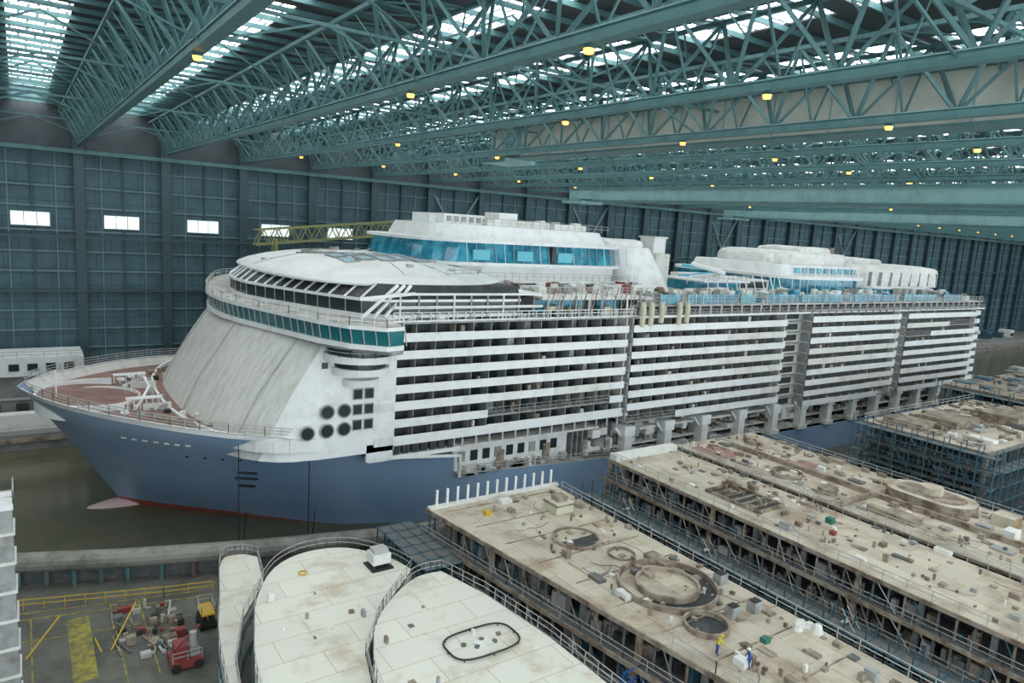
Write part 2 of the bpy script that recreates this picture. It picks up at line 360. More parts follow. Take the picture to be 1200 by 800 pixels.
for sg in (-1,1):
    b.beam((12,CY+sg*9,15.8),(15,CY+sg*3,18.6),.3,white); b.beam((15,CY+sg*3,18.6),(16,CY,15.8),.3,white)
    for k in range(5):
        x=11+k*1.7; y=CY+sg*(9.5+k*1.8)
        b.box(x-.5,x+.5,y-.9,y+.9,15.2,16.7,random.choice([dirty,greyp,tan2,white]))
        b.cyl((x+1.8,y-sg*3),.45,15.2,16.7,random.choice([greyp,black,dirty]),n=12)
    for k in range(4):
        x=6+k*4.4; y=CY+sg*(6.6+k*3.9); b.cyl((x,y),.3,15.2,16.6,tan2,n=10); b.cyl((x+.9,y+sg*.6),.3,15.2,16.6,tan2,n=10)
    b.tube([(14,CY+sg*7,16.4),(16.5,CY+sg*8.5,16.4)],.8,greyp); b.box(13.4,17,CY+sg*7-1.6,CY+sg*7-1.2,15.3,17.3,dirty)
    for i in range(6): b.beam((11.5+i*.8,CY+sg*(8.5-i*.2),15.6),(11.5+i*.8,CY+sg*(8.5-i*.2),18.2),.14,white)
    b.box(11.3,15.9,CY+sg*7.5,CY+sg*8.6,18.0,18.2,white)
b.beam((3.5,CY,17),(3.5,CY,21.0),.2,white); b.beam((3.5,CY-1,20),(3.5,CY+1,20),.12,white)
for i in range(46):
    x=random.uniform(8,16.5); y=CY+random.uniform(-15,15); w=random.uniform(.2,.8); b.box(x,x+w,y,y+w*1.4,15.3,15.7+random.uniform(.2,1.1),random.choice([dirty,greyp,tan2,white,scafb,black]))
b.obj("mooring_deck_equipment",ship)
PB=[(0,17.0),(8,17.2),(17,18.8),(24,21.5),(28,24.6),(29.6,28),(30,31)]
PT=[(0,25.6),(8,26.0),(17,28.2),(24,31.0),(28,33.2),(29.6,35.2),(30,37.5)]
offs=[0,4,8,12,16,20,23,25.5,27.5,28.8,29.5,29.85,30]
def scr(off,t): 
    a=sm(off,PB);c=sm(off,PT); bul=.9*math.sin(t*math.pi); return a+(c-a)*t-bul*.6
b=MB()
for sg in (-1,1):
    rows=[]
    for o_ in offs:
        rows.append([(scr(o_,t/8.),CY+sg*o_,13.5+(29.2-13.5)*t/8.) for t in range(9)])
    b.grid(rows[:9],cover,flip=(sg<0)); b.grid(rows[8:],white,flip=(sg<0))
    t8=[[(p[0],p[1],p[2]) for p in rows[-1]],[(41.6,CY+sg*30,p[2]) for p in rows[-1]]]; b.grid(t8,white,flip=(sg<0))
b.obj("superstructure_front",ship,smooth=True)
b=MB()
for sg in (-1,1):
    pts=[(scr(o_,0)-.35,CY+sg*o_) for o_ in offs]
    for (xa,ya),(xb,yb) in zip(pts[:-1],pts[1:]): b.beam((xa,ya,15.6),(xb,yb,15.6),.4,white,h=1.6)
    for o_ in (9,23.5):
        b.beam((scr(o_,.04)-.1,CY+sg*o_,14.2),(scr(o_,.5)-.3,CY+sg*o_,21.5),.1,greyp); b.beam((scr(o_,.5)-.3,CY+sg*o_,21.5),(scr(o_,.98)-.1,CY+sg*o_,29),.1,greyp)
ys=CY-30-.02
for x,z,r in ((32,19.8,.8),(34.3,19.8,.8),(29.4,17.2,.8),(32.0,17.3,.8),(34.3,17.3,.8)):
    b.disc((x,ys,z),r+.2,0,greyp,n=20,t=.1); b.disc((x,ys-.1,z),r,0,darkgl,n=20,t=.04)
for z in (17.7,19.8,21.9):
    for x in (36.1,37.7): b.box(x-.68,x+.68,ys-.1,ys,z-.75,z+.75,greyp); b.box(x-.56,x+.56,ys-.14,ys-.1,z-.6,z+.6,darkgl)
for x in (31.5,34,36.5): b.box(x-.4,x+.4,ys-.1,ys,25.6,26.4,darkgl)
b.obj("portholes",ship)
BR=[(24.4,116),(24.6,111),(25.5,106),(27.1,100),(29.1,93),(30.9,87),(33.2,82.2),(36.8,79.0)]
def mir(P): return [(x,2*CY-y) for x,y in P]
def bpoly(off):
    near=[(x+off,y+off*.3) for x,y in BR]
    far=mir(near[1:])
    return near+[(39.4,79.6+off*.3),(40.2,86),(46,90),(46,2*CY-90),(40.2,2*CY-86),(39.4,2*CY-79.6-off*.3)]+far[::-1]
b=MB()
b.prism(bpoly(1.0),28.2,28.8,greyp,poly1=bpoly(.2)); b.prism(bpoly(.0),28.8,29.4,white); b.prism(bpoly(.55),29.4,31.3,bgl,poly1=bpoly(.15)); b.prism(bpoly(-.2),31.3,31.8,white,mtop=deckb)
edge=[(39.4,79.6)]+BR[::-1]+mir(BR[1:])+[(39.4,2*CY-79.6)]
for (xa,ya),(xc,yc) in zip(edge[:-1],edge[1:]):
    n=max(1,int(math.hypot(xc-xa,yc-ya)/1.5))
    for i in range(n):
        t=i/n; x=xa+(xc-xa)*t;y=ya+(yc-ya)*t; b.beam((x+.42,y+.1,29.3),(x+.05,y,31.4),.10,rail)
b.railing([(x-.1,y,31.8) for x,y in edge],white,h=1.1,step=1.6,w=.08)
for i,(r,z) in enumerate(((4.8,26.6),(3.9,24.8),(2.6,23.2))):
    b.cyl((36.5,CY-30+.6),r,z,z+.9,white,n=28); 
    if i<2: b.cyl((36.5,CY-30+.6),r-.4,z+.9,z+1.6,darkgl,n=28)
b.railing([(36.5+5*math.cos(a),86.6-5*abs(math.sin(a)),27.5) for a in [math.pi+i*math.pi/10 for i in range(11)]],rail,step=1)
b.obj("navigation_bridge",ship)
OB=[(27.6,116),(28.0,111),(29.4,106),(31.8,100),(34.6,93.5),(37.2,88.6),(40.4,86.6)]
def opoly(off):
    near=[(x+off,y+off*.4) for x,y in OB]; far=mir(near[1:]); return near+[(62,86.6+off*.4),(62,2*CY-86.6-off*.4)]+far[::-1]
b=MB()
b.prism(opoly(0),31.8,32.3,white); b.prism(opoly(.25),32.3,34.0,darkgl); b.prism(opoly(-.1),34.0,34.35,white); b.prism(opoly(.3),34.35,36.2,dark,poly1=opoly(2.8))
oe=OB[::-1]+mir(OB[1:])
for (xa,ya),(xc,yc) in zip(oe[:-1],oe[1:]):
    n=max(1,int(math.hypot(xc-xa,yc-ya)/2.0))
    for i in range(n):
        t=i/n; x=xa+(xc-xa)*t;y=ya+(yc-ya)*t; b.beam((x+.2,y+.05,32.3),(x+.1,y,34.1),.12,greyp)
        b.beam((x-.1,y,34.3),(x+2.6,y+1.0,36.2),.22,white)
for i in range(3):
    b.beam((36.5+i*1.6,86.4,32),(42+i*1.0,87.5,36.2),.35,white); 
b.beam((36,86.2,34.5),(44,86.2,35.2),.4,white)
b.obj("observation_lounge",ship)
b=MB(); rows=[]
cx,rx,ry=49.0,19.2,28.0
for k,(f,z) in enumerate([(1.0,35.75),(1.006,35.95),(1.0,36.15),(.93,36.8),(.8,37.6),(.6,38.4),(.35,38.9),(.01,39.1)]):
    r=[]
    for i in range(65):
        a=2*math.pi*i/64; c,s_=math.cos(a),math.sin(a); e=.82
        r.append((cx+rx*f*math.copysign(abs(c)**e,c),CY+ry*f*math.copysign(abs(s_)**e,s_),z))
    rows.append(r)
b.grid(rows,roofw); b.obj("lounge_roof",ship,smooth=True)
b=MB()
def rz(x,y): 
    q=math.sqrt(((x-cx)/rx)**2+((y-CY)/ry)**2); return itp(q,[(0,39.1),(.35,38.9),(.6,38.4),(.8,37.6),(.93,36.8),(1,36.15)])
pane=mat("roof_skylight_pane",(.42,.60,.68),.25)
for i in range(7):
    for j in range(2):
        x=40+i*2.9; y=101+j*5.2+ (i%2)*1.0; P4=[(x,y),(x+2.1,y),(x+2.1,y+4),(x,y+4)]
        b.add([(p[0],p[1],rz(*p)+.25) for p in P4],[(0,1,2,3)],pane)
        for p,q in zip(P4,P4[1:]+P4[:1]): b.beam((p[0],p[1],rz(*p)+.1),(q[0],q[1],rz(*q)+.1),.16,greyp,h=.4)
for k in range(14):
    a=2*math.pi*k/14; P=[(cx+rx*f*math.cos(a),CY+ry*f*math.sin(a)) for f in (.25,.45,.65,.82,.95)]
    P=[(x,y,rz(x,y)+.05) for x,y in P]
    for p,q in zip(P[:-1],P[1:]): b.beam(p,q,.14,greyp,h=.1)
b.ring((44,117),5,5.3,38.5,39.1,greyp,n=36); b.beam((56,112,38),(56,112,42),.2,white)
random.seed(61)
for k in range(30):
    a=random.uniform(0,6.28); f=random.uniform(.2,.9); x=cx+rx*f*math.cos(a);y=CY+ry*f*math.sin(a);z=rz(x,y); w=random.uniform(.3,1); b.box(x,x+w,y,y+w,z-.3,z+random.uniform(.1,.5),random.choice([greyp,white,tan2,rail]))
b.railing([(52,92,36.9),(60,96,36.8),(66,104,36.6)],rail,step=2)
b.obj("roof_fittings",ship)
core=MB()
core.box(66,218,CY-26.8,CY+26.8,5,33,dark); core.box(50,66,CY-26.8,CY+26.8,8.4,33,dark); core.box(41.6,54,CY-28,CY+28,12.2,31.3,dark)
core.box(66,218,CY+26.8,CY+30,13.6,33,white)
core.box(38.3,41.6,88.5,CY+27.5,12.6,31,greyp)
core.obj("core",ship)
side=MB(); random.seed(11)
def section(x0,x1,y,zb,n,p,pitch=2.9,bare=.04,yb=None,ends=True):
    yb=yb or y+2.5
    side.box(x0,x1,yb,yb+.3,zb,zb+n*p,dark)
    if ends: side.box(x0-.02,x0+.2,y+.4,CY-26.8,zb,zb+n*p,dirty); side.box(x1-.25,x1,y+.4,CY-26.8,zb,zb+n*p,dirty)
    for k in range(n+1):
        z=zb+k*p; side.box(x0,x1,y+.05,yb,z-.14,z+.1,greyp)
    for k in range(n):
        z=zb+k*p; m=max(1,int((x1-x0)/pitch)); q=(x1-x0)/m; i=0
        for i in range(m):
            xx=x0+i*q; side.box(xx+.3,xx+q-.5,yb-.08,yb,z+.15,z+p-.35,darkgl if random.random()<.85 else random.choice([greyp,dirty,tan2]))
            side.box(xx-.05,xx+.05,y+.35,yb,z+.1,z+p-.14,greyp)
            if random.random()<.16:
                u0=random.uniform(.3,q-.9); side.box(xx+u0,xx+u0+random.uniform(.3,.8),y+.6,y+1.3,z+.1,z+random.uniform(1.2,1.9),random.choice([dirty,cloth,greyp,tan2]))
        i=0
        while i<m:
            L_=random.randint(4,11); j=min(m,i+L_)
            if random.random()<bare: side.railing([(x0+i*q,y+.05,z),(x0+j*q,y+.05,z)],greyp,h=1.2,step=1.4,w=.08)
            else: side.box(x0+i*q,x0+j*q,y-.05,y+.12,z-.2,z+1.02+random.uniform(-.06,.06),random.choice([white,white,white,white,dirty]))
            i=j
section(41.5,84.5,86.0,14.4,7,2.4)
section(38.6,41.5,86.0,14.4,3,2.4,ends=False)
section(84.9,128,85.2,13.0,8,2.28)
section(136,172,84.6,11.4,9,2.27)
section(176,213,84.8,11.4,9,2.27)
side.box(128,136,87.6,88.2,8,31,dirty)
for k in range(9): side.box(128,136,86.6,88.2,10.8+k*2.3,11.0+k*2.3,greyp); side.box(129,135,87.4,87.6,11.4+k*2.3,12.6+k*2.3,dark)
side.box(172,176,87.6,88.2,8,31,greyp)
for k in range(9): side.box(172,176,86.4,88.2,11.4+k*2.27,12.2+k*2.27,white)
for k in range(9):
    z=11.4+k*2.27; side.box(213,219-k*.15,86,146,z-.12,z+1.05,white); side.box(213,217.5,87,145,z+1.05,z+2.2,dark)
side.obj("balcony_decks",ship)
up=MB()
up.box(41,86,86.2,145,31.2,31.5,white); up.box(41,66,86.6,145,34.9,35.2,white); up.box(66,90,86.5,145,34.2,34.6,dirty)
for i in range(17):
    x=42+i*2.8; up.box(x-.1,x+.1,86.4,86.7,31.5,34.9,greyp if i%3 else white)
up.box(42,90,88.8,89.2,31.5,34.3,dark); up.box(66,76,88.5,88.8,32,34,teal); up.box(79,84,88.5,88.8,32,34,teal)
up.railing([(41,86.3,31.5),(86,86.3,31.5)],white,h=1.1,step=1.4,w=.12)
up.box(41,66,86.2,86.35,33.1,33.5,dirty)
up.railing([(66,86.6,34.6),(90,86.6,34.6)],rail,h=1.1,step=1.5,w=.08)
up.box(86,218,85.2,146,31.2,31.5,white)
up.box(86,218,86.0,146,33,33.3,deckb); up.box(86,218,88.4,88.8,31.5,33,dark)
for i in range(44): up.box(87+i*3,87.15+i*3,86,86.3,31.5,33,white)
up.railing([(86,86.1,33.3),(218,86.1,33.3)],rail,h=1.2,step=2,w=.09)
up.railing([(86,85.4,31.5),(218,85.4,31.5)],rail,h=1.0,step=2,w=.08)
for x0,x1,m in ((92,97,teal),(99,113,teal),(114,118,cyan),(122,132,teal),(134,150,teal),(152,172,teal),(176,192,teal),(196,206,teal)):
    up.box(x0,x1,86.5,86.7,33.4,35.0,m); n=int((x1-x0)/2)
    for i in range(n+1): up.box(x0+i*2,x0+i*2+.1,86.35,86.5,33.3,35.1,white)
for x in (86.5,88.5,91,95.5,97.5): up.tube([(x,85.2,33.8),(x+.1,85.1,32.4),(x+.05,85.2,30.6-random.random()*1.2)],.5,cloth,n=8)
for i in range(40):
    x=random.uniform(42,88); w=random.uniform(.4,1.6); up.box(x,x+w,86.8,88,31.5,31.9+random.random()*1.4,random.choice([dirty,greyp,tan2,cloth,white,rail]))
for i in range(10):
    x=67+i*2.2; up.beam((x,86.4,31.2),(x+1.5,86.4,36.2),.1,tan2); up.beam((x,86.2,31.2),(x,86.2,36.3),.1,rail)
up.beam((66,86.3,36.2),(90,86.3,36.2),.1,rail)
up.obj("upper_decks",ship)
lo=MB(); random.seed(5)
lo.box(41.6,52,87.0,87.3,12.4,14.4,dirty); 
for i in range(8): lo.box(40.2+i*1.45,41.2+i*1.45,86.2,87.02,12.7,14.1,dark)
lo.box(37.6,41.5,86,86.6,12.2,14.6,white)
lo.box(38.6,86,86.0,87.4,14.0,14.5,white)
lo.box(52,74,87.6,88,7.6,12.4,white); lo.box(52,80,86.6,89.2,12.2,12.5,dirty)
for i in range(9): lo.box(53+i*2.2,54.2+i*2.2,87.4,87.62,9.6,11.2,darkgl if i%3 else greyp)
for x in (60,69): lo.box(x,x+1.3,87.3,87.6,8,10.6,tan2)
for i in range(14): lo.box(53+i*2.4,53.2+i*2.4,86.6,86.8,12.4,14.2,dirty)
for i in range(11): lo.box(75+i*1.1,75.2+i*1.1,87.4,88.9,7.2,12.4,greyp)
for i in range(30):
    x=random.uniform(53,84); lo.box(x,x+random.uniform(.3,1.4),86.5,87.3,7.6,7.9+random.random()*1.2,random.choice([dirty,tan2,greyp,white,rail]))
for i,x in enumerate((86,96,106,117,128,138,148,158,168,178,188,198,208)):
    lo.box(x-1.2,x+1.2,85.0,88.8,10.4,12.2,white); lo.box(x-.9,x+.9,85.2,87,6,10.6,white); lo.beam((x-2.6,86,12),(x,86,9),.35,white)
    lo.box(x-1.5,x+1.5,85,87.2,6,6.8,dirty)
for i in range(300):
    x=random.uniform(78,212); w=random.uniform(.4,2.4); z=random.choice([6.1,8.4,9.8,10.6]); lo.box(x,x+w,86.2+random.random()*2,88.9,z,z+random.uniform(.3,1.7),random.choice([white,dirty,greyp,tan2,white,dirty,rail]))
lo.box(78,214,86.6,89,8.2,8.35,dirty); lo.box(84,214,86.3,89.2,10.9,11.3,dirty)
lo.obj("promenade_deck",ship)
th=MB()
def rpoly(x0,x1,y0,y1,r,n=6):
    P=[]
    for cx_,cy_,a0 in ((x1-r,y0+r,-90),(x1-r,y1-r,0),(x0+r,y1-r,90),(x0+r,y0+r,180)):
        for i in range(n+1):
            a=math.radians(a0+90*i/n); P.append((cx_+r*math.cos(a),cy_+r*math.sin(a)))
    return P
th.prism(rpoly(53,98,101,131,8),33,38.4,white); th.prism(rpoly(52,99,100,132,9),38.3,38.8,white); th.prism(rpoly(53.2,98,101.2,131,8),38.8,42.0,teal,poly1=rpoly(54.2,98,102,130,8))
th.prism(rpoly(53,99,100.6,131.4,8.5),42.0,42.5,white)
th.prism(rpoly(57,97,104.5,128,5),42.5,44.9,white,poly1=rpoly(58,96,105.5,127,5)); th.railing([(60,105,44.9),(95,105,44.9)],rail,h=1.2,step=1.6)
th.box(60,68,108,120,44.9,46.6,white); th.box(70,82,107,122,44.9,46.2,dirty); th.box(84,92,108,120,44.9,46.0,white); th.box(72,76,109,114,46.2,47.4,white)
for i in range(5): th.box(60.5+i*1.5,61.4+i*1.5,107.9,108,45.3,46.2,greyp)
for i in range(20):
    x=61+i*1.9; th.beam((x,101.0,38.7),(x,101.8,42.1),.1,rail if i%4 else white)
for x0 in (62,71,80): th.box(x0,x0+3.3,101.0,101.4,39.2,40.9,cyan)
th.box(78.4,79.2,100.8,101.6,38.8,42.1,dark)
th.railing([(60,99.5,36),(98,99.5,36)],rail,h=1.2,step=1.5); th.box(58,99,99,101.5,35.6,36,white); th.box(60,99,100,101,33.3,35.6,greyp)
for i in range(19): th.box(60+i*2,60.9+i*2,99.85,100,33.9,35.2,dark)
wp=rpoly(97.5,112,100,128,4); th.prism(wp,33,42.5,white,poly1=rpoly(97.5,107,103,126,4)); 
th.box(108,112,104,112,33,41.5,dirty); th.box(109,112.5,106,110,41,45.0,white); th.box(108.7,112.8,105.7,110.3,44.6,45,dirty)
th.box(113,140,95,130,33,34.4,white); th.box(115,128,98,108,34.4,36.4,teal); th.box(114,129,96,110,36.4,36.7,white); th.box(130,141,100,120,34.4,36.8,dirty); th.box(131,140,99.8,100,35,36.4,darkgl)
for i in range(9): th.beam((113+i*3,93,33.3),(114.5+i*3,96,38.0),.16,white)
th.railing([(113,95.2,36.7),(129,96,36.7)],rail,h=1.2,step=1.5)
th.tube([(112,98,40),(116,95,39),(121,97,38.4),(123,101,37.6),(119,104,36.8),(115,101,36)],.45,white,n=10)
th.tube([(116,104,39.4),(122,100,38.8),(127,102,38.0),(126,107,37.3),(120,108,36.6)],.4,cyan,n=10)
th.prism(rpoly(142,212,95,135,8),33,34.0,white); th.prism(rpoly(143,176,96,134,7),34.0,37.4,teal); th.prism(rpoly(142.3,178,95.2,134.6,8),37.4,38.1,white)
th.prism(rpoly(146,176,99,130,4),38.1,40.4,white,poly1=rpoly(146.5,175.5,99.5,129,4)); th.railing([(148,98.2,38.1),(176,98.2,38.1)],rail,h=1.2,step=1.8)
for i in range(9): th.box(149+i*3,150.8+i*3,98.9,99.2,38.7,39.9,teal if i%3 else cyan)
th.prism(rpoly(176,214,96,134,8),34.0,35.4,teal); th.prism(rpoly(176,214,95.6,134,8),35.4,36.0,white)
for i in range(24): th.beam((144+i*3,95.8,34.0),(144+i*3,96.0,37.4 if i<11 else 35.3),.16,white)
for i in range(8): th.box(179+i*5,179.3+i*5,97.0,97.8,36,39.6,greyp)
th.cyl((176,108),1.6,42,45.0,tan2,n=14)
random.seed(21)
for i in range(210):
    x=random.uniform(88,214); y=random.uniform(87.5,95); w=random.uniform(.4,2.2); th.box(x,x+w,y,y+random.uniform(.4,1.6),33.3,33.6+random.uniform(.3,2.2),random.choice([white,dirty,greyp,teal,white,tan2,dirty,rail]))
for i in range(70):
    x=random.uniform(66,97); y=random.uniform(88,98); w=random.uniform(.4,1.8); th.box(x,x+w,y,y+random.uniform(.4,1.6),34.6,34.8+random.uniform(.3,1.4),random.choice([white,dirty,greyp,white,tan2,red]))
for i in range(18):
    x=random.uniform(100,212); y=random.uniform(92,110); th.beam((x,y,34),(x,y,random.uniform(36,41)),.1,white)
for i in range(30):
    x=random.uniform(58,94); y=random.uniform(106,116); w=random.uniform(.4,1.6); th.box(x,x+w,y,y+w,44.4,45.9+random.random()*.7,random.choice([white,dirty,dirty,rail]))
th.obj("top_deck_houses",ship)
wr=MB()
wr.lump(101,113,5.5,8,41.8,44.0,wrap,seed=9)
wr.lump(165,114,14.5,11,40.2,43.6,wrap,e=.3,seed=5); wr.lump(153,113,5,7,40,43.0,wrap,e=.3,seed=6); wr.lump(167,112,7,7,43.2,44.8,wrap,e=.3,seed=12)
wr.lump(199,114,21,16.5,35.8,41.4,wrap,e=.28,seed=7); wr.lump(190,114,8,10,40.8,42.8,wrap,e=.3,seed=8)
wr.obj("wrapped_deckhouses",ship,smooth=True)
hm=MB()
def hull_y(xw,z):
    lo_,hi_=0,120
    for _ in range(40):
        md=(lo_+hi_)/2
        if hpt(md,z,-1)[0]<xw: lo_=md
        else: hi_=md
    return hpt(lo_,z,-1)[1]
for x,z,w,h_ in ((24.3,9.8,2.2,.4),(24.5,8.6,2.6,.4),(24.9,7.0,2.0,.5)):
    hm.beam((x-w/2,hull_y(x-w/2,z)-.05,z),(x+w/2,hull_y(x+w/2,z)-.05,z),.15,darkgl,h=h_)
for i in range(7):
    x=10+i*1.1; hm.beam((x,hull_y(x,14.6)-.06,14.6),(x+.5,hull_y(x+.5,14.6)-.06,14.6),.1,dirty,h=.2)
for i in range(6):
    x=17+i*1.9; z=12.4; hm.beam((x,hull_y(x,z)-.06,z),(x+.3,hull_y(x+.3,z)-.06,z),.1,darkgl,h=.3)
for x in (22,30.2):
    y=hull_y(x,15)-.3; hm.tube([(x,y,15.5),(x+.1,y+.2,8),(x+.3,y+.8,1.2),(x+.9,y+1,1.0),(x+1.0,y+.2,6)],.07,black,n=6)
hm.obj("hull_markings",ship)
# ================================================================= DOCK GATE PIPE
b=MB()
pts=[(-40,109,3.7),(-14,97.5,3.7),(-1.5,92.6,3.7),(9,88.6,3.7),(22.7,84.4,3.7),(38.7,80.6,3.7),(54,78.5,3.7)]
b.tube(pts,1.15,tube_m,n=14)
for (x,y,z),(x2,y2,z2) in zip(pts[:-1],pts[1:]):
    n=4
    for i in range(n):
        px=x+(x2-x)*i/n;py=y+(y2-y)*i/n; b.beam((px,py-.3,.9),(px,py-.3,3),.5,steel); 
        b.beam((px,py-.9,1.0),(px,py-.9,2.9),.2,random.choice([red,steel,frame]))
    b.beam((x,y+.4,1.6),(x2,y2+.4,1.6),.3,frame,h=1.6)
b.obj("dock_gate_pipe")
# ================================================================= YARD DETAILS
b=MB()
def fl(x0,x1,y0,y1,m=ypaint): b.box(x0,x1,y0,y1,1.0,1.03,m)
fl(2.6,4.6,70,82); 
for y in (86,84.6): b.beam((-4,y,1.02),(16,y-4,1.02),.18,ypaint,h=.04)
for x in (-.5,6.8,9.5): b.beam((x,68,1.02),(x,84,1.02),.15,ypaint,h=.04)
b.beam((-4,80,1.02),(14,77,1.02),.15,ypaint,h=.04)
b.obj("floor_markings")
b=MB()
for (p,q) in (((-3,86.8,1),(12,82.5,1)),((12,82.5,1),(17,81.4,1))): b.railing([p,q],yellow,h=1.2,step=1.8,w=.08)
b.beam((-1,76,1.1),(2,80,2.8),.12,yellow); b.beam((6,74,1.1),(8.8,79,3),.12,yellow); b.beam((4.8,77,1.1),(5,72,2.4),.12,yellow)
b.obj("safety_barrier")
b=MB()
x,y=12.0,68.5
b.box(x-1.6,x+1.2,y-1.3,y+1.3,1.3,2.0,red); b.box(x-1.2,x-.1,y-.9,y+.9,2.0,3.3,red); b.box(x+.1,x+1,y-.7,y+.7,2.0,2.7,greyp); b.cyl((x+.5,y),.35,2.7,4.2,rail,n=12)
for dx in (-1.2,.8):
    for dy in (-1.4,1.2): b.tube([(x+dx,y+dy,1.45),(x+dx,y+dy+.25,1.45)],.45,black,n=12)
b.beam((x-1.4,y-1,3.3),(x+1.2,y+.6,4.4),.15,red); b.railing([(x-1.5,y-1.2,2),(x+1.1,y-1.2,2)],rail,h=1,step=.9,w=.05)
b.obj("welding_power_unit")
b=MB(); random.seed(9)
for i in range(44):
    x=random.uniform(6.5,12.5); y=random.uniform(71,81.5); w=random.uniform(.3,1.1); b.box(x,x+w,y,y+w*.8,1,1.2+random.random()*.8,random.choice([tan2,greyp,dark,rail,red,frame,tan2]))
for i in range(14):
    x=random.uniform(6.5,12); y=random.uniform(71,78); b.beam((x,y,1.15),(x+random.uniform(-1,1),y+random.uniform(2,4),1.15),.2,random.choice([rail,tan2,frame]))
b.obj("steel_scrap_pile")
b=MB()
x,y=14.9,74.5
b.box(x-.7,x+.7,y-1.3,y+1.3,1.4,2.1,black); 
for dx in (-.8,.6):
    for dy in (-.9,.9): b.tube([(x+dx,y+dy,1.4),(x+dx+.25,y+dy,1.4)],.4,black,n=10)
b.beam((x,y-1.1,2.1),(x,y+1.1,2.7),.12,yellow); b.beam((x,y+1.1,2.1),(x,y-1.1,2.7),.12,yellow)
b.box(x-.7,x+.7,y-1.3,y+1.3,2.7,2.85,yellow); b.railing([(x-.7,y-1.3,2.8),(x+.7,y-1.3,2.8),(x+.7,y+1.3,2.8),(x-.7,y+1.3,2.8),(x-.7,y-1.3,2.8)],rail,h=1.0,step=1,w=.05)
b.obj("scissor_lift")
b=MB()
b.box(-7,-1.3,66,69,1,20.2,greyp); b.box(-7.2,-1.2,65.8,69.2,20.2,20.7,white)
for i in range(7): b.box(-7,-1.15,65.9,69.1,3+i*2.5,3.25+i*2.5,dirty)
b.railing([(-7,65.9,20.7),(-1.2,65.9,20.7),(-1.2,69.1,20.7)],rail,step=1.2)
b.obj("access_tower")
# ================================================================= SHIP BLOCKS
def scaff(b,x0,x1,y0,y1,z0,z1,m,nx=2,ny=6,dz=2.2):
    xs=[x0+(x1-x0)*i/nx for i in range(nx+1)]; ys_=[y0+(y1-y0)*i/ny for i in range(ny+1)]
    for x in xs:
        for y in ys_: b.beam((x,y,z0),(x,y,z1),.12,m)
    z=z0+dz;k=0
    while z<=z1+.01:
        for x in xs: b.beam((x,y0,z),(x,y1,z),.1,m); b.beam((x,y0,z-1.1),(x,y1,z-1.1),.07,m)
        for y in ys_: b.beam((x0,y,z),(x1,y,z),.1,m)
        b.box(x0,x1,y0,y1,z-.08,z-.02,frame)
        for i in range(ny):
            if (i+k)%2: b.beam((x0,ys_[i],z-dz),(x0,ys_[i+1],z),.07,m)
        z+=dz;k+=1
def block(x0,x1,y0,y1,z0,z1,nl,top,xl=None,step=1.6,lowstep=0.0):
    b=MB(); p=(z1-z0)/nl
    xl=xl or (lambda y:x0)
    NS=max(4,int((y1-y0)/5)); YS=[y0+(y1-y0)*i/NS for i in range(NS+1)]
    for k in range(1,nl+1):
        z=z0+k*p; ext=lowstep*(nl-k)/nl
        for a,c in zip(YS[:-1],YS[1:]):
            P=[(xl(a)-ext,a),(x1,a),(x1,c),(xl(c)-ext,c)]
            b.prism(P,z-.22,z,tan2 if k==nl else frame,mtop=(top if k==nl else frame))  # lower decks in dark frame colour: interior darkness put into the colour
            b.beam((xl(a)-ext-.1,a,z-.2),(xl(c)-ext-.1,c,z-.2),.18,tan2,h=.45)
        if k<nl: b.railing([(xl(yy)-ext,yy,z) for yy in YS],rail,h=1.1,step=2.2,w=.05)
    for k in range(nl):
        z=z0+k*p; y=y0; j=0; ext=lowstep*(nl-1-k)/nl
        while y<=y1:
            b.beam((xl(y)+.1-ext*.5,y,z),(xl(y)+.1-ext*.5,y,z+p-.2),.18 if j%4 else .45,frame if j%3 else tan2)
            b.box(xl(y),x1-.2,y-.06,y+.06,z+p-.75,z+p-.2,frame)
            b.beam((x1-.1,y,z),(x1-.1,y,z+p-.2),.22,frame); y+=step; j+=1
        x=x0+1
        while x<x1: b.box(x-.05,x+.05,y0,y0+.3,z,z+p-.2,frame); b.box(x-.05,x+.05,y1-.3,y1,z,z+p-.2,frame); x+=1.5
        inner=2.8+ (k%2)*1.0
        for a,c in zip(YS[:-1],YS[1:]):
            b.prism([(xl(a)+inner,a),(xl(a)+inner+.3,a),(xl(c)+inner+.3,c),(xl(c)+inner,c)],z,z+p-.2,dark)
        rs=random.Random(k*7+int(x0))
        for i in range(int((y1-y0)*1.1)):
            y=rs.uniform(y0,y1-1.5); w=rs.uniform(.3,1.4); xx=xl(y)-ext+rs.uniform(.3,1.6); b.box(xx,xx+.7,y,y+w,z,z+rs.uniform(.3,1.5),rs.choice([tan2,greyp,frame,scafb,rail,tan2,dark]))
        for i in range(int((y1-y0)/3)):
            y=rs.uniform(y0,y1-3); xx=xl(y)-ext-.15; b.beam((xx,y,z),(xx,y+rs.uniform(1,2.6),z+p-.3),.08,rs.choice([scafb,rail,tan2]))
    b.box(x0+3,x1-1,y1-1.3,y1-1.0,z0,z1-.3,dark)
    return b
def clutter(b,x0,x1,y0,y1,z,n,seed,ms=None,mx=1.2):
    random.seed(seed)
    for i in range(n):
        x=random.uniform(x0,x1);y=random.uniform(y0,y1);w=random.uniform(.15,mx)*random.random()+.12;h_=random.uniform(.1,.8)*random.random()+.06
        b.box(x,x+w,y,y+w*random.uniform(.5,2),z,z+h_,random.choice(ms or [tan2,greyp,tan2,tan2,dirty,tan2,frame,tan2]))
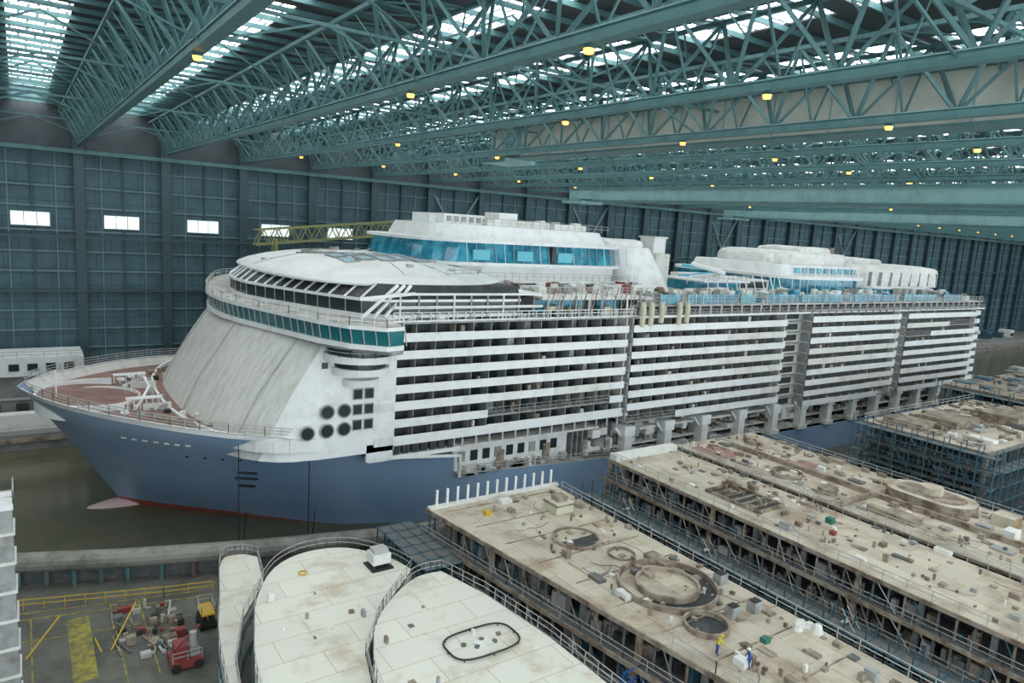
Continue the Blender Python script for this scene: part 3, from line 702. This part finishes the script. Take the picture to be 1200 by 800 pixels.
def cables(b,x0,x1,y0,y1,z,n,seed):
    rs=random.Random(seed)
    for i in range(n):
        x=rs.uniform(x0,x1);y=rs.uniform(y0,y1);a=rs.uniform(0,6.3);P=[]
        for k in range(7):
            P.append((x,y,z+.03)); a+=rs.uniform(-.7,.7); x=min(x1,max(x0,x+math.cos(a)*.8)); y=min(y1,max(y0,y+math.sin(a)*.8+.05))
        m_=rs.choice([tan2,frame,greyp,pink])
        for p,q in zip(P[:-1],P[1:]): b.beam(p,q,.05,m_,h=.04)
xlm=lambda y: 38.0+ (69-y)*.13
b=block(38,56.5,19,69,1,12,4,tan,xl=xlm,lowstep=3.0)
b.ring((49.7,42.3),4.6,4.8,11.9,12.6,tan2,n=48); b.ring((49.7,42.3),2.8,3.1,11.9,12.6,tan2,n=40); b.ring((49.7,42.3),3.1,4.6,12.0,12.05,dark,n=48,a0=math.radians(200),a1=math.radians(380)); b.cyl((49.7,42.3),2.8,12.0,12.25,tan,n=40)
b.ring((48.6,54.6),2.4,2.65,11.9,12.3,tan2,n=30); b.cyl((48.6,54.6),2.4,12.0,12.05,dark,n=30); b.box(46.2,51,54.6,57,12,12.08,tan)
b.ring((47.6,35.8),1.8,2.0,11.9,12.5,tan2,n=28); b.cyl((47.6,35.8),1.8,12.0,12.06,dark,n=28)
b.ring((50.5,49.5),1.3,1.45,11.9,12.3,tan2,n=24); b.box(52.2,53.6,45,48,12,12.5,tan2)
b.box(50.5,53,60.5,63,12.05,13.4,cloth); b.box(50.4,53.1,60.4,63.1,13.0,13.2,tan2); b.box(51,52.4,60.9,62.4,13.4,14.0,tan2)
b.box(43,43.7,64,64.8,12,12.5,yellow); b.box(46.5,48,66,67,12,12.5,dirty)
for x,y in ((53.2,35),(50.6,35.4),(54.6,40)): b.box(x,x+1.1,y,y+.9,12,13.0,greyp); b.box(x+.1,x+1,y+.1,y+.8,13.0,13.1,black)
b.box(50,50.7,31.5,32.1,12,12.4,green); 
for i in range(7):
    a=random.random()*6; b.cyl((55.2+.8*math.cos(a),31+.8*math.sin(a)),.5,12,12.4+random.random()*.4,dirty,n=8,r1=.3)
for y in range(22,68,5): b.box(xlm(y)+1.5,55.5,y,y+.1,12,12.08,tan2)
clutter(b,44,56,20,67,12,170,31,mx=.9); cables(b,43,56,22,67,12,16,3)
for i in range(13): b.cyl((39.0+i*1.4,68.6),.16,12,14.2,white,n=8)
b.box(38,57,68.3,69,12,12.3,dirty)
b.railing([(56.4,y,12) for y in range(19,70,6)],rail,step=2)
b.railing([(xlm(y)+.1,y,12) for y in range(19,36,4)],rail,step=2)
scaff(b,33.2,37.6,60,72,1,9.6,scafb,nx=3,ny=6,dz=2.1); scaff(b,39,52,70,73.5,1,7.6,scafb,nx=6,ny=2,dz=2.2); scaff(b,56.9,59.5,22,70,1,10,scafb,nx=1,ny=22,dz=2.25)
x,y=39.8,34.5
for dz in (7.2,8.2,9.2): 
    b.beam((x,y,dz),(x+2.2,y,dz),.1,bluep);b.beam((x,y+3,dz),(x+2.2,y+3,dz),.1,bluep);b.beam((x,y,dz),(x,y+3,dz),.1,bluep);b.beam((x+2.2,y,dz),(x+2.2,y+3,dz),.1,bluep)
for dx in (0,2.2):
    for dy in (0,1.5,3): b.beam((x+dx,y+dy,7.2),(x+dx,y+dy,9.3),.1,bluep)
b.box(x,x+2.2,y,y+3,7.1,7.2,frame); b.beam((x,y,7.2),(x+2.2,y+3,9.2),.08,bluep)
b.obj("ship_block")
b=block(71,84.3,16,74,1,12,4,tan,lowstep=2.4)
b.box(74,79,50,58,12,12.05,dark); b.box(73.8,79.2,49.8,50,12,12.4,tan2); b.box(73.8,79.2,58,58.2,12,12.4,tan2); b.box(73.8,74,50,58,12,12.4,tan2); b.box(79,79.2,50,58,12,12.4,tan2)
for k in range(5): b.box(74,79,51.2+k*1.4,51.35+k*1.4,12,12.3,tan2)
b.box(79.5,80.3,43.6,44.4,12,12.7,green); b.box(76.6,77.2,41.5,42.1,12,12.5,red)
clutter(b,72,84,18,73,12,150,77,mx=.9); clutter(b,76,83,44,60,12,40,5); cables(b,72,84,20,72,12,14,13)
b.railing([(84.3,16,12),(84.3,73.8,12)],rail,step=2); b.railing([(71.1,16,12),(71.1,73.8,12)],rail,step=2.4)
b.box(71,84,72.4,73.8,12,12.9,dirty)
scaff(b,66.2,68.2,20,74,1,9,scafb,nx=1,ny=24,dz=2.1)
for y in (30,48,62): 
    for i in range(9): b.box(67.2,68.2,y+i*.5,y+.45+i*.5,3.2+i*.55,3.3+i*.55,rail)
    b.beam((67.2,y,4.1),(67.2,y+4.5,9.1),.08,rail); b.beam((68.2,y,4.1),(68.2,y+4.5,9.1),.08,rail)
b.obj("ship_block")
b=block(85.6,104.5,18,74,1,12.2,4,tan)
b.box(86.5,92,66,72,12.2,12.28,pink); b.box(94,99,56,60,12.2,12.28,pink)
b.box(86,104,46,46.4,12.2,13.0,tan2); b.box(93.8,94.3,20,70,12.2,12.9,tan2)
b.prism(rpoly(96,103,36,47,3.2),12.2,13.4,tan2,mtop=tan); b.prism(rpoly(97,102,37.2,45.8,2.3),13.4,13.45,tan2); b.cyl((99.5,41.5),1.4,13.4,14.4,tan,n=20)
b.box(99,101.5,31.5,34,12.2,13.6,tan); b.box(95.2,97,30,31.3,12.2,13.3,dirty); b.box(88,90.5,38,42,12.2,12.9,tan2); b.cyl((89,50),1.3,12.2,13,tan2,n=20); b.ring((90,57),2,2.2,12.2,12.8,tan2,n=26)
clutter(b,87,104,20,73,12.2,300,15,mx=1.5); cables(b,86,104,20,73,12.2,12,17)
b.railing([(85.8,18,12.2),(85.8,73.8,12.2)],rail,step=2.2); b.railing([(104.4,18,12.2),(104.4,73.8,12.2)],rail,step=2.2)
b.obj("ship_block")
b=block(111,150,40,58,1,18,6,tan,lowstep=0,step=2.2)
b.box(120,128,48,54,18,19.2,tan2); b.box(132,140,44,50,18,19.6,tan2); b.box(113,118,50,56,18,19.0,tan2)
for i in range(18): 
    for k in range(6): b.box(111+i*2.15,111.2+i*2.15,40,40.4,1+k*2.83,3.6+k*2.83,frame)
clutter(b,112,149,41,57,18,320,19,mx=2.4)
b.railing([(111,40,18),(111,58,18),(150,58,18)],rail,step=2)
scaff(b,108.8,110.6,38,58.5,1,19.2,scafb,nx=1,ny=9,dz=2.1); scaff(b,111,150,37.6,39.6,1,17.6,scafb,nx=16,ny=1,dz=2.1); b.obj("ship_block")
b=block(156,215,30,66,1,19,6,tan2,step=3); clutter(b,157,214,32,65,19,300,23,ms=[frame,tan2,greyp,scafb,dark],mx=4); scaff(b,153,155,30,66,1,20,scafb,nx=1,ny=14,dz=2.2); b.obj("ship_block")
def shell_block(name,poly,z0,z1,seed,extra=None,nc=10):
    b=MB(); cxm=sum(p[0] for p in poly)/len(poly); cym=sum(p[1] for p in poly)/len(poly)
    low=[(cxm+(x-cxm)*.93,cym+(y-cym)*.93) for x,y in poly]
    b.prism(low,z0,z1-.3,dirty,poly1=poly); b.prism(poly,z1-.3,z1,tan2,mtop=creamd)
    b.railing([(x,y,z1) for x,y in poly],rail,h=1.1,step=1.3,w=.045)
    out=[(cxm+(x-cxm)*1.03,cym+(y-cym)*1.03) for x,y in poly]
    for zz in (z0+3,z0+6): 
        b.railing([(x,y,zz) for x,y in out],scafb,h=1,step=2,w=.07)
    if extra: extra(b)
    if nc: clutter(b,cxm-4,cxm+4,cym-7,cym+5,z1,nc,seed,mx=.45)
    b.obj(name)
def smooth(P,n=4):
    out=[]
    for i in range(len(P)-1):
        p0=P[max(i-1,0)];p1=P[i];p2=P[i+1];p3=P[min(i+2,len(P)-1)]
        for k in range(n):
            t=k/n; out.append(tuple(.5*((2*p1[j])+(-p0[j]+p2[j])*t+(2*p0[j]-5*p1[j]+4*p2[j]-p3[j])*t*t+(-p0[j]+3*p1[j]-3*p2[j]+p3[j])*t**3) for j in (0,1)))
    out.append(P[-1]); return out
c1=smooth([(11.8,36),(12.8,47),(14.2,53),(15.8,58.2),(18.6,62.8),(22.2,64.6),(26.2,63.6),(29.0,59.6),(29.8,56.6)])+[(24.5,51.4),(20.6,46),(17.8,36)]
def e1(b):
    b.box(26.2,28.4,57.6,59.8,12,12.15,black); b.box(26.4,28.2,57.9,59.5,12.5,13.5,dirty)
    for dx in (0,1.6):
        for dy in (0,1.4): b.box(26.5+dx,26.6+dx,58+dy,58.1+dy,12,12.6,frame)
    b.box(26.6,28,58.1,59.3,13.5,13.9,rail); b.ring((20.5,60.5),.35,.42,12,12.15,yellow,n=16)
shell_block("bow_block",c1[::-1],1,12,4,e1)
c2=smooth([(18.4,34),(19.4,41.3),(20.6,44.6),(22.3,48.0),(25.0,51.0),(28.6,53.4),(31.2,53.4)])+[(32.6,48),(33.6,40),(33.8,30),(18,30)]
def e2(b):
    P=[]
    for i in range(33):
        a=2*math.pi*i/32; c,s_=math.cos(a),math.sin(a); P.append((28.4+3.0*math.copysign(abs(c)**.6,c),41.8+1.8*math.copysign(abs(s_)**.6,s_),13.2))
    b.tube(P,.08,black,n=8); b.box(27.8,29.2,41.2,42.2,13,13.08,dirty)
    for i in range(5): b.cyl((27+i*.8,42.2-(i%2)*.7),.22,13,13.12,frame,n=10)
    for p in P[::4]: b.beam(p,(p[0],p[1],13),.08,black)
shell_block("bow_block",c2[::-1],1,13,6,e2,nc=6)
c0=smooth([(11.6,50),(12.6,58),(14.0,64),(15.9,72.2),(18.0,73.0),(19.4,71.7)])+[(18.5,66),(15.2,60.5),(13.0,54),(11.8,46)]
shell_block("bow_block",c0[::-1],1,9,8,None,nc=0)
b=MB(); b.cyl((240,84),.8,9.5,11,lampw,n=14); b.beam((240,84,1),(240,84,9.5),.4,steel); b.obj("floodlight")
b=MB(); random.seed(2)
for i in range(90):
    x=random.uniform(224,330); y=random.uniform(40,78); w=random.uniform(2,8); b.box(x,x+w,y,y+w*.7,1,1+random.uniform(1,7),random.choice([frame,scafb,tan2,greyp,dark]))
b.obj("yard_equipment")
b=MB(); b.box(222.5,232,95,137,-1,9,steel); b.box(222.5,236,92,140,9,10,tan2); b.box(223,230,94,100,10,17,dirty); scaff(b,222.5,226,88,94,1,17,scafb,nx=2,ny=3); b.obj("stern_work_platform")
# ================================================================= PEOPLE
def person(loc,rot,top,legs,helm,lean=0.12,armf=.5):
    root=empty("worker",loc); root.rotation_euler=(0,0,rot)
    V=[];E=[];Rr=[]
    def v(x,y,z,r,p=None):
        V.append((x,y,z));Rr.append(r)
        if p is not None: E.append((p,len(V)-1))
        return len(V)-1
    pel=v(0,0,.93,.145); w=v(lean*.3,0,1.08,.135,pel); ch=v(lean*.8,0,1.32,.165,w); nk=v(lean*1.1,0,1.48,.062,ch); hd=v(lean*1.3,0,1.60,.085,nk); v(lean*1.35,0,1.69,.088,hd)
    for sg in (-1,1):
        hp=v(0,sg*.09,.86,.105,pel); kn=v(.05 if sg>0 else .0,sg*.12,.48,.07,hp); an=v(-.03 if sg>0 else -.02,sg*.13,.09,.05,kn); v(.17,sg*.15,.05,.045,an)
        sh=v(lean*.95,sg*.20,1.41,.075,ch); el=v(lean+.05*armf,sg*.27,1.14,.052,sh); wr=v(lean+.30*armf,sg*.22,.96+.1*armf,.035,el)
        pm=v(lean+.36*armf,sg*.215,.93+.1*armf,.04,wr)
        for f in range(4): v(lean+.40*armf+.02,sg*(.19+.018*f),.86+.1*armf-(.01 if f in(1,2) else 0),.011,pm)
        v(lean+.40*armf+.04,sg*.17,.91+.1*armf,.012,pm)
    me=D.meshes.new("body"); me.from_pydata(V,E,[]); o=D.objects.new("body",me); C.collection.objects.link(o); o.parent=root
    md=o.modifiers.new("s",'SKIN'); md.use_smooth_shade=True
    for i,r in enumerate(Rr): me.skin_vertices[0].data[i].radius=(r,r)
    me.skin_vertices[0].data[0].use_root=True
    ms=o.modifiers.new("u",'SUBSURF'); ms.levels=1; ms.render_levels=1
    m=D.materials.new("work_clothes"); m.use_nodes=True; nt=m.node_tree; N=nt.nodes
    tc=N.new("ShaderNodeTexCoord"); sp=N.new("ShaderNodeSeparateXYZ"); nt.links.new(tc.outputs["Object"],sp.inputs[0])
    mr=N.new("ShaderNodeMath"); mr.operation='DIVIDE'; mr.inputs[1].default_value=2.0; nt.links.new(sp.outputs["Z"],mr.inputs[0])
    r=N.new("ShaderNodeValToRGB"); r.color_ramp.interpolation='CONSTANT'; e=r.color_ramp.elements
    e[0].position=0; e[0].color=(.02,.02,.02,1); e[1].position=.05; e[1].color=(*legs,1)
    for p,c in ((.5,top),(.745,(.55,.33,.24))): q=e.new(p); q.color=(*c,1)
    nt.links.new(mr.outputs[0],r.inputs[0]); nt.links.new(r.outputs[0],N["Principled BSDF"].inputs["Base Color"]); me.materials.append(m)
    b=MB(); hx=lean*1.35; rows=[]
    for k in range(6):
        a=k/5*math.pi/2; rows.append([(hx+.125*math.cos(a)*math.cos(t*math.pi/8),.115*math.cos(a)*math.sin(t*math.pi/8),1.69+.12*math.sin(a)) for t in range(17)])
    b.grid(rows,helm); b.ring((hx+.03,0),.11,.16,1.68,1.70,helm,n=16)
    b.box(hx+.085,hx+.125,-.015,.015,1.58,1.63,skin); b.box(hx+.08,hx+.095,-.045,-.02,1.63,1.645,black); b.box(hx+.08,hx+.095,.02,.045,1.63,1.645,black); b.box(hx+.08,hx+.092,-.03,.03,1.545,1.555,red)
    b.obj("helmet_and_face",root,smooth=True)
person((45.9,30.1,12.0),2.6,(.015,.07,.36),(.015,.06,.30),white,lean=.10)
person((45.1,32.6,12.0),-.4,(.62,.55,.03),(.02,.06,.25),yellow,lean=.22,armf=.9)
# ================================================================= LIGHT + CAMERA
w=D.worlds.new("World"); C.scene.world=w; w.use_nodes=True
w.node_tree.nodes["Background"].inputs[0].default_value=(.84,.94,1,1); w.node_tree.nodes["Background"].inputs[1].default_value=2.7
r=Vector((.8222,-.5651,.0648)).normalized(); f=Vector((.568,.8078,-.1595)).normalized()
f=(f-r*f.dot(r)).normalized(); u=r.cross(f)
M=Matrix(((r.x,u.x,-f.x,0),(r.y,u.y,-f.y,0),(r.z,u.z,-f.z,H),(0,0,0,1)))
cd=D.cameras.new("camera"); cam=D.objects.new("camera",cd); C.collection.objects.link(cam); cam.matrix_world=M
cd.sensor_width=36; cd.lens=829/1200*36; cd.clip_start=.5; cd.clip_end=2000
C.scene.camera=cam
C.scene.view_settings.view_transform='Standard'
